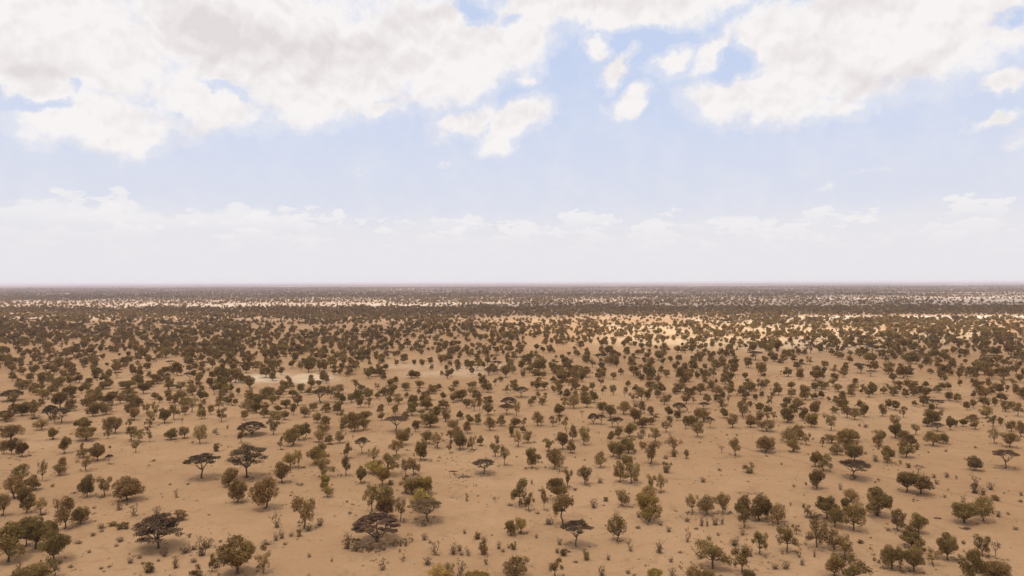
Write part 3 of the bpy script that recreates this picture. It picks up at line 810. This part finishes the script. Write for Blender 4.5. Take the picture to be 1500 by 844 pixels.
mid = [merged(round_proto(200 + s, 1100, .055, 8 + s % 3, .2, .27 + .03 * (s % 3), .29, 1, 1), (M_LEAF, M_BARK), 'm') for s in range(8)]
mid += [merged(loose_proto(220 + s, 700, .045), (M_LEAF, M_BARK), 'm') for s in range(3)]
mid += [merged(umbrella_proto(230 + s, 1000, .038, plates=16, dome=.12), (M_ACA, M_BARK), 'm') for s in range(2)]
C_MID = hidden_collection('mid_tree_shape', mid)
far = [merged(round_proto(250 + s, 230, .11, 7, .2, .27, .29, 1, 2), (M_LEAF, M_BARK), 'f') for s in range(7)]
far += [merged(umbrella_proto(270 + s, 160, .10, plates=8, dome=.12), (M_ACA, M_BARK), 'f') for s in range(2)]
C_FAR = hidden_collection('far_tree_shape', far)

NS = np.random.RandomState(5)
# smooth value noise on the ground, used to gather the wild trees in thickets and glades
G = NS.rand(256, 256)
def vnoise(x, y, s):
    x = np.asarray(x) / s; y = np.asarray(y) / s
    xi = np.floor(x).astype(int); yi = np.floor(y).astype(int); fx = x - xi; fy = y - yi
    fx = fx * fx * (3 - 2 * fx); fy = fy * fy * (3 - 2 * fy)
    g = lambda a, b: G[a % 256, b % 256]
    return (g(xi, yi) * (1 - fx) + g(xi + 1, yi) * fx) * (1 - fy) + (g(xi, yi + 1) * (1 - fx) + g(xi + 1, yi + 1) * fx) * fy
def sstep(a, b, v):
    t = np.clip((v - a) / (b - a), 0, 1); return t * t * (3 - 2 * t)
def ybar(x):              # photo column and row of the ground, level with the horizon at row 415
    return x
def cover(X, Y):
    """share of a thicket's full tree density at a ground point"""
    u = 750 + F * X / Y; v = row_of(Y)
    n = 0.55 * vnoise(X, Y, 22) + 0.45 * vnoise(X + 900, Y, 70)
    n2 = vnoise(X + 4000, Y * .45, 160)
    d = sstep(.25, .6, n) * .62 + .25
    d *= .65 + .7 * sstep(.3, .7, n2)
    def box(u0, u1, v0, v1, su=30, sv=1.5):
        return sstep(u0 - su, u0 + su, u) * (1 - sstep(u1 - su, u1 + su, u)) * sstep(v0 - sv, v0 + sv, v) * (1 - sstep(v1 - sv, v1 + sv, v))
    wob = (vnoise(X, Y, 60) - .5) * 6
    # dense belt
    b = box(330, 1700, 450.5, 462.5, 60, .8); d = np.maximum(d, b * 1.1)
    b = box(-300, 330, 452 , 458, 80, 1); d = np.maximum(d, b * .9)
    # thin clearings
    d *= 1 - .88 * box(330, 660, 466, 482, 60, 3) * sstep(.3, .5, vnoise(X, Y, 45) * .6 + .4 * box(380, 480, 476, 484))
    d *= 1 - .55 * box(0, 330, 464, 476, 60, 3)
    d *= 1 - .6 * box(680, 1080, 464, 476, 60, 3)
    d *= 1 - .93 * box(1160, 1600, 464.2, 468.5, 25, .5)
    d *= 1 - .95 * box(985, 1600, 448.8, 450.2, 25, .2)
    d *= 1 - .8 * box(170, 760, 444, 449.5, 60, .7) * sstep(.25, .6, vnoise(X, Y, 90))
    d *= 1 - .9 * box(1340, 1700, 431, 445, 60, 1.5) * sstep(.2, .5, vnoise(X, Y, 110))
    d *= 1 - .5 * box(1180, 1340, 433, 441, 60, 1.5)
    d *= 1 - .6 * box(1180, 1440, 478, 505, 60, 6) * sstep(.4, .6, vnoise(X, Y, 25))
    d *= 1 - .7 * box(335, 470, 548, 558, 25, 3)
    d *= 1 - .6 * box(560, 700, 536, 552, 25, 4)
    d = np.where((v < 452) & (v > 440), d * .85, d)
    d = np.where(v <= 440, np.clip(d * 1.1, 0, 1.2), d)
    return d
def wild(v_lo, v_hi, per_m2, seed, margin=1.12, mind=2.2):
    rs = np.random.RandomState(seed)
    y1 = dist_of(v_lo); y0 = dist_of(v_hi)
    half = .735 * margin
    n = int(half * (y1 ** 2 - y0 ** 2) * per_m2)
    Y = np.sqrt(rs.uniform(y0 ** 2, y1 ** 2, n)); X = rs.uniform(-half, half, n) * Y
    k = rs.rand(n) < cover(X, Y)
    X, Y = X[k], Y[k]
    seen = {}; out = []
    for a, b in zip(X, Y):
        c = (int(a // mind), int(b // mind))
        if any((c[0] + i, c[1] + j) in seen and math.hypot(a - seen[(c[0] + i, c[1] + j)][0], b - seen[(c[0] + i, c[1] + j)][1]) < mind for i in (-1, 0, 1) for j in (-1, 0, 1)): continue
        seen[c] = (a, b); out.append((a, b))
    return out
pts = []
for t in rest:
    rr = random.Random(int(t['px'] * 31 + t['pb'] * 7))
    v = rr.randrange(8) if t['k'] == 'r' else 8 + rr.randrange(3)
    pts.append((t['X'], t['Y'], 0, v, rr.uniform(0, 6.28), t['w'] * 1.12, t['h'] * 1.03))
def sized(rs, vary):
    w = float(np.clip(rs.lognormal(math.log(3.35), .27), 1.6, 7.0)); return w, w * rs.uniform(.78, 1.15)
rs = np.random.RandomState(77)
for (a, b) in wild(482, 560.5, DEN[0], 1):
    w, h = sized(rs, 1); q = rs.rand()
    v = rs.randint(0, 8) if q < .84 else (rs.randint(8, 11) if q < .94 else rs.randint(11, 13))
    if v >= 11: w *= 1.45; h = w * .62
    pts.append((a, b, 0, v, rs.uniform(0, 6.28), w, h))
# seedlings and smaller trees between the surveyed ones, on the survey's far rows
for (a, b) in wild(560.5, 618, 1 / 42, 9):
    if any(abs(a - t['X']) < 2.6 and abs(b - t['Y']) < 4.5 for t in trees): continue
    w, h = sized(rs, 1); pts.append((a, b, 0, rs.randint(0, 11), rs.uniform(0, 6.28), w * .85, h * .85))
# just outside the picture's sides, nearer than the survey's rows
for i in range(420):
    b = rs.uniform(95, 285); s = rs.choice([-1, 1]); a = s * b * rs.uniform(.80, 1.15)
    w, h = sized(rs, 1); pts.append((a, b, 0, rs.randint(0, 11), rs.uniform(0, 6.28), w, h))
scatter('distant_trees', pts, C_MID, 'countless small olive trees and a few flat acacias thinning into the middle distance', 'trees')
fp = []
for (lo, hi, den, sd, md, big) in ((450, 482, DEN[1], 2, 2.2, 1.0), (432, 450, DEN[2], 3, 2.8, 1.05), (426, 432, DEN[3], 4, 4, 1.2), (420.5, 426, DEN[4], 6, 6, 1.7)):
    for (a, b) in wild(lo, hi, den, sd, 1.06, md):
        w, h = sized(rs, 1); v = rs.randint(0, 7) if rs.rand() < .88 else rs.randint(7, 9)
        if v >= 7: w *= 1.4; h = w * .55
        fp.append((a, b, 0, v, rs.uniform(0, 6.28), w * big, h * min(big, 1.25)))
print('TREES', len(trees), 'mid', len(pts), 'far', len(fp))
scatter('far_woodland', fp, C_FAR, 'far woodland of countless trees merging into brown bands towards the horizon', 'woodland')

# tufts and litter on the sand, near ground
tuft = []
for s in range(5):
    rs2 = np.random.RandomState(400 + s); mb = MB(); L = [(rs2.normal(0, .25), rs2.normal(0, .25), rs2.uniform(.1, .5), .2, .2, .2) for _ in range(5)]
    fill_lobes(mb, rs2, L, 60, .12, 0, .1); tuft.append(mb.mesh('tuft', M_SCRUB))
C_TUFT = hidden_collection('tuft_shape', tuft)
tp = []
n = 34000
Yt = np.sqrt(rs.uniform(85 ** 2, 330 ** 2, n)); Xt = rs.uniform(-.82, .82, n) * Yt
pr = sstep(.45, .8, .6 * vnoise(Xt, Yt, 9) + .4 * vnoise(Xt + 300, Yt, 31)) ** 1.2
kk = rs.rand(n) < pr * .9 + .09
for a, b in zip(Xt[kk], Yt[kk]):
    w = float(rs.lognormal(math.log(.25), .5)); tp.append((a, b, 0, rs.randint(0, 5), rs.uniform(0, 6.28), w, w * rs.uniform(.35, .9)))
# leaf litter, fallen twigs and seedlings under the trees
for t in trees:
    if t['pb'] < 640: continue
    rr = np.random.RandomState(int(t['px'] * 3 + t['pb']))
    for i in range(int(rr.randint(2, 14) * (2.5 if t['k'] in 'kd' else 1))):
        a = rr.uniform(0, 6.28); q = t['w'] * rr.uniform(.1, .75); w = rr.lognormal(math.log(.30), .5)
        tp.append((t['X'] + q * math.cos(a) + .1 * t['w'], t['Y'] + q * math.sin(a) * .8, 0, rr.randint(0, 5), rr.uniform(0, 6.28), w, w * rr.uniform(.4, 1.1)))
bx, by = ground_at(674, 697)
for i in range(110):
    w = rs.lognormal(math.log(.30), .4); tp.append((bx + rs.normal(0, 1.5), by + rs.normal(0, 2.2), 0, rs.randint(0, 5), rs.uniform(0, 6.28), w, w * rs.uniform(.2, .6)))
# dark ring of scrub under the dome acacia
kx, ky = ground_at(552, 794)
for i in range(230):
    a = rs.uniform(0, 6.28); q = rs.uniform(2.4, 4.8)
    if math.sin(a) > .35: continue
    w = rs.lognormal(math.log(.35), .4); tp.append((kx + q * 1.15 * math.cos(a), ky + q * 1.0 * math.sin(a), 0, rs.randint(0, 5), rs.uniform(0, 6.28), w, w * rs.uniform(.5, 1.4)))
scatter('dry_tufts', tp, C_TUFT, 'tiny dry tufts, seedlings and litter strewn over the sand', 'ground cover')

# ------------------------------------------------------------------ white tower far off
def white_tower(px, pb, hpx, label, head=True):
    X, Y = ground_at(px, pb); s = math.hypot(Y, CAM_H) / F
    H = hpx * s; r = .55 * s
    m, nt, out = material('whitewash'); g = nt.n('ShaderNodeNewGeometry')
    b = nt.n('ShaderNodeBsdfPrincipled'); b.inputs['Roughness'].default_value = .8
    nt.link(nt.mix(nt.noise(g.outputs['Position'], .8, 4), rgb(.80, .76, .72), rgb(.68, .62, .56)), b.inputs['Base Color']); nt.link(b.outputs[0], out.inputs[0])
    root = bpy.data.objects.new('white_tower', None); COL.objects.link(root); root.location = (X, Y, zof(X, Y))
    def lathe(name, prof, seg=16):
        mb = MB()
        V = []
        for j in range(len(prof) - 1):
            for i in range(seg):
                a, a2 = 2 * math.pi * i / seg, 2 * math.pi * (i + 1) / seg
                (r0, z0), (r1, z1) = prof[j], prof[j + 1]
                V.append([(r0 * math.cos(a), r0 * math.sin(a), z0), (r0 * math.cos(a2), r0 * math.sin(a2), z0), (r1 * math.cos(a2), r1 * math.sin(a2), z1), (r1 * math.cos(a), r1 * math.sin(a), z1)])
        mb.quads(np.array(V)); return make_obj(name, mb.mesh(name, m), root)
    lathe('shaft', [(r * 1.25, 0), (r * 1.05, H * .06), (r * .95, H * .80)])
    lathe('tank', [(r * .95, H * .78), (r * 1.7, H * .84), (r * 1.75, H * .96), (r * 1.2, H * .99), (.01, H)])
    root['label'] = label; root['category'] = 'tower'
white_tower(458.5, 441.2, 6.4, 'slim white tower rising above the far bush left of centre')
white_tower(537.5, 442.3, 3.4, 'short pale tower in far bush, right of the taller white tower')

# ------------------------------------------------------------------ ground
def build_ground():
    ys = np.concatenate([-np.geomspace(45000, 300, 24), np.linspace(0, 400, 60), np.geomspace(420, 45000, 90)])
    xs = np.concatenate([-np.geomspace(45000, 420, 60), np.linspace(-400, 400, 60), np.geomspace(420, 45000, 60)])
    XX, YY = np.meshgrid(xs, ys)
    ZZ = zof(XX, YY)
    V = np.stack([XX, YY, ZZ], 2)
    ny, nx = XX.shape
    Q = np.stack([V[:-1, :-1], V[:-1, 1:], V[1:, 1:], V[1:, :-1]], 2).reshape(-1, 4, 3)
    me = bpy.data.meshes.new('ground')
    idx = np.arange(ny * nx).reshape(ny, nx)
    Fq = np.stack([idx[:-1, :-1], idx[:-1, 1:], idx[1:, 1:], idx[1:, :-1]], 2).reshape(-1, 4)
    me.from_pydata(V.reshape(-1, 3).tolist(), [], Fq.tolist())
    m, nt, out = material('sandy_plain')
    g = nt.n('ShaderNodeNewGeometry'); P = g.outputs['Position']
    sep = nt.n('ShaderNodeSeparateXYZ'); nt.link(P, sep.inputs[0]); X, Y = sep.outputs[0], sep.outputs[1]
    big = nt.noise(P, 1 / 90, 5, .55); mid_ = nt.noise(P, 1 / 14, 5, .6, .4); fine = nt.noise(P, 1.1, 4, .65)
    c = nt.mix(nt.step(big, .36, .64), rgb(*SAND[0]), rgb(*SAND[1]))
    c = nt.mix(nt.math('MULTIPLY', nt.step(mid_, .50, .72), .55), c, rgb(*SAND[2]))
    c = nt.mix(nt.math('MULTIPLY', nt.step(mid_, .47, .28), .35), c, rgb(*SAND[3]))
    c = nt.mix(nt.math('MULTIPLY', nt.step(fine, .50, .74), .34), c, rgb(.20, .118, .062))
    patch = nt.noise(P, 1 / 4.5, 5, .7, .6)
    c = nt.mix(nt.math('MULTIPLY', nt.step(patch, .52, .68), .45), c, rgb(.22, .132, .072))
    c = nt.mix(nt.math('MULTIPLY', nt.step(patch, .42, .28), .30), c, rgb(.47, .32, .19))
    # small debris
    vo = nt.n('ShaderNodeTexVoronoi'); nt.link(P, vo.inputs['Vector']); vo.inputs['Scale'].default_value = .75
    deb = nt.math('MULTIPLY', nt.step(vo.outputs['Distance'], .17, .07), nt.step(nt.noise(P, .12, 4, .6), .50, .64))
    c = nt.mix(nt.math('MULTIPLY', deb, .6), c, rgb(.15, .085, .05))
    # faint foot-worn trail crossing the right side
    a = ground_at(1030, 645); b = ground_at(1500, 743)
    L = math.hypot(b[0] - a[0], b[1] - a[1]); tx, ty = (b[0] - a[0]) / L, (b[1] - a[1]) / L
    al = nt.math('ADD', nt.math('MULTIPLY', nt.math('SUBTRACT', X, a[0]), tx), nt.math('MULTIPLY', nt.math('SUBTRACT', Y, a[1]), ty))
    ac = nt.math('ADD', nt.math('MULTIPLY', nt.math('SUBTRACT', X, a[0]), -ty), nt.math('MULTIPLY', nt.math('SUBTRACT', Y, a[1]), tx))
    wob = nt.math('MULTIPLY', nt.math('SUBTRACT', nt.noise(nt.xyz(al, 0), .05, 3), .5), 9.0)
    tr = nt.math('MULTIPLY', nt.step(nt.math('ABSOLUTE', nt.math('ADD', ac, wob)), .75, .15), nt.math('MULTIPLY', nt.step(al, 0, 12), nt.step(fine, .3, .5, .45, .8)))
    c = nt.mix(tr, c, rgb(.26, .15, .085))
    c = nt.mix(nt.step(Y, 500, 1300, 0, .75), c, rgb(.325, .245, .190))      # greyer with distance
    # pale dry river bed and bare flats far off; some strips paint sunlight onto the sand
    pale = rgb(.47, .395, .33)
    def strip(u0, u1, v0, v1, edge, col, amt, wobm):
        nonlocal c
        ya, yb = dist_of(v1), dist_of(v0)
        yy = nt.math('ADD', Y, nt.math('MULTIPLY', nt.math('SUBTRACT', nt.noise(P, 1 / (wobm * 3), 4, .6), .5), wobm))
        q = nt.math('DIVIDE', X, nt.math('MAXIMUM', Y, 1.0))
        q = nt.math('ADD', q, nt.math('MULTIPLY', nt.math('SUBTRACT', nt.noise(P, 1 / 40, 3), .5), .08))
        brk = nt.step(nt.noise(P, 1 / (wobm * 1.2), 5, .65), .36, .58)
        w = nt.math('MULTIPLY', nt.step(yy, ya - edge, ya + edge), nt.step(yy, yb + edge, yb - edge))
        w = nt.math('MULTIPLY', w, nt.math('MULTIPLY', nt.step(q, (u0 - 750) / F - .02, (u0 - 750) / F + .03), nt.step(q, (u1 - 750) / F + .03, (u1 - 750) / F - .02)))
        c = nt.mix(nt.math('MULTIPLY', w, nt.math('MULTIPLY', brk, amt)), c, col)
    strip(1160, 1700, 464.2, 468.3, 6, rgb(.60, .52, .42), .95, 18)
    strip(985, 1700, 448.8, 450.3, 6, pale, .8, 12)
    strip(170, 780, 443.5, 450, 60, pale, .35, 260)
    strip(-200, 150, 459, 466, 20, pale, .6, 60)  # pale sand with its sunshine mixed into the colour
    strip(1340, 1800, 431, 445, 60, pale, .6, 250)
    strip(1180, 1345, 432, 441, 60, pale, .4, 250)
    strip(880, 1450, 474, 514, 30, rgb(.56, .44, .29), .40, 90)  # sunlit band, its brightness put into the sand colour
    strip(1000, 1250, 466, 474, 10, rgb(.58, .46, .33), .45, 40)  # farther part of the sunlit band, painted the same way
    strip(335, 475, 547, 561, 9, rgb(.58, .45, .30), .85, 24)  # pool of sunlight painted as paler sand
    strip(560, 710, 534, 552, 10, rgb(.52, .38, .25), .45, 36)  # weaker sunlit spot, also painted into the ground colour
    # beyond the modelled trees the plain is bush country: dark cover broken by bare patches
    farw = nt.step(Y, 1300, 3600)
    bn = nt.noise(nt.vmath('MULTIPLY', P, (1, .35, 1)), 1 / 420, 6, .62)
    bush = nt.step(bn, .62, .50)
    c = nt.mix(nt.math('MULTIPLY', farw, nt.math('MULTIPLY', bush, .92)), c, rgb(.120, .088, .074))
    fm = nt.noise(nt.vmath('MULTIPLY', P, (1, .3, 1)), 1 / 1500, 3, .5)
    c = nt.mix(nt.math('MULTIPLY', farw, nt.step(fm, .42, .6, .15, .7)), c, rgb(.120, .090, .080))
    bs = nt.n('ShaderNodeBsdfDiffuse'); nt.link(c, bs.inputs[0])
    bp = nt.n('ShaderNodeBump'); bp.inputs['Strength'].default_value = .5; bp.inputs['Distance'].default_value = .5
    nt.link(nt.math('ADD', nt.math('MULTIPLY', mid_, 1.2), nt.math('MULTIPLY', fine, .18)), bp.inputs['Height']); nt.link(bp.outputs[0], bs.inputs['Normal'])
    nt.link(bs.outputs[0], out.inputs[0])
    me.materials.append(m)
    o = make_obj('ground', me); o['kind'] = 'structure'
build_ground()

# ------------------------------------------------------------------ clouds overhead (above the frame): they shade most of the plain
m_cl, nt, out = material('cloud_vapour')
tr = nt.n('ShaderNodeBsdfTransparent'); df = nt.n('ShaderNodeBsdfTranslucent'); df.inputs[0].default_value = rgb(.9, .9, .92)
mx = nt.n('ShaderNodeMixShader'); mx.inputs[0].default_value = CLOUD_OP
nt.link(tr.outputs[0], mx.inputs[1]); nt.link(df.outputs[0], mx.inputs[2]); nt.link(mx.outputs[0], out.inputs[0])
ALT = 1250.0
def cloud(name_pts, seed, thick=130):
    """name_pts: footprint of the shadow on the ground, metres; the cloud floats up the sun's ray from it"""
    off = Vector((SUN_DIR.x, SUN_DIR.y)) * (ALT / SUN_DIR.z)
    P2 = np.array(name_pts, float); c = P2.mean(0)
    rs = np.random.RandomState(seed)
    K, Rn = 96, 14
    # smooth closed outline through the corner points
    n = len(P2); out_ = []
    for i in range(K):
        t = i / K * n; j = int(t); f = t - j
        p0, p1, p2, p3 = P2[(j - 1) % n], P2[j % n], P2[(j + 1) % n], P2[(j + 2) % n]
        out_.append(.5 * ((2 * p1) + (-p0 + p2) * f + (2 * p0 - 5 * p1 + 4 * p2 - p3) * f * f + (-p0 + 3 * p1 - 3 * p2 + p3) * f ** 3))
    O = np.array(out_) ; d = O - c
    wobble = 1 + .06 * np.sin(np.arange(K) / K * 2 * math.pi * 9 + rs.rand() * 6) + rs.normal(0, .018, K)
    V = []; Fc = []
    for half in (1, -1):
        for r in range(Rn + 1):
            t = r / Rn
            for i in range(K):
                p = c + d[i] * wobble[i] * t
                z = half * thick * math.sqrt(max(0, 1 - t ** 2.5)) * (1 if half > 0 else .35)
                z += half * 26 * math.sin(p[0] / 43 + seed) * math.cos(p[1] / 37) * (1 - t ** 4)
                V.append((p[0] + off.x, p[1] + off.y, ALT + z))
    S = (Rn + 1) * K
    for h in (0, 1):
        for r in range(Rn):
            for i in range(K):
                a = h * S + r * K + i; b = h * S + r * K + (i + 1) % K
                q = (a, b, b + K, a + K); Fc.append(q if h else q[::-1])
    me = bpy.data.meshes.new('cloud'); me.from_pydata(V, [], Fc); me.materials.append(m_cl)
    for p in me.polygons: p.use_smooth = True
    o = make_obj('cloud', me); o['kind'] = 'structure'
    return o
def U(px, pv): return ground_at(px, pv)
def XY(u, D): return ((u - 750) / F * D, D)
cloud([(-900, -300), (900, -300), (800, 250), XY(1620, 500), XY(1400, 400), XY(1130, 372), XY(900, 385), XY(800, 480), XY(700, 690), XY(450, 760), XY(150, 760), (-900, 620)], 1)
cloud([XY(-100, 960), XY(300, 900), XY(620, 780), XY(800, 800), XY(1000, 880), XY(1700, 860), XY(1800, 1500), XY(1300, 1500), XY(860, 1400), XY(620, 1130), XY(500, 1090), XY(200, 1090), XY(-100, 1010)], 2, 60)
cloud([XY(-200, 1750), XY(300, 1720), XY(700, 1850), XY(1250, 1700), XY(1300, 2300), XY(800, 2500), XY(300, 2500), XY(-200, 2300)], 3, 60)

# ------------------------------------------------------------------ haze
def haze_box():
    x0, x1, y0, y1, z0, z1 = -45500, 45500, -45500, 45500, -1.1, CAM_H + 3
    V = [(x, y, z) for z in (z0, z1) for y in (y0, y1) for x in (x0, x1)]
    Fc = [(0, 2, 3, 1), (4, 5, 7, 6), (0, 1, 5, 4), (2, 6, 7, 3), (0, 4, 6, 2), (1, 3, 7, 5)]
    me = bpy.data.meshes.new('haze'); me.from_pydata(V, [], Fc)
    m, nt, out = material('dusty_air')
    pv = nt.n('ShaderNodeVolumePrincipled'); pv.inputs['Color'].default_value = rgb(*HAZEC); pv.inputs['Density'].default_value = HAZE
    nt.link(pv.outputs[0], out.inputs['Volume'])
    me.materials.append(m)
    o = make_obj('haze', me); o['kind'] = 'stuff'; o['label'] = 'pale dusty haze over the far plain'; o['category'] = 'haze'
haze_box()
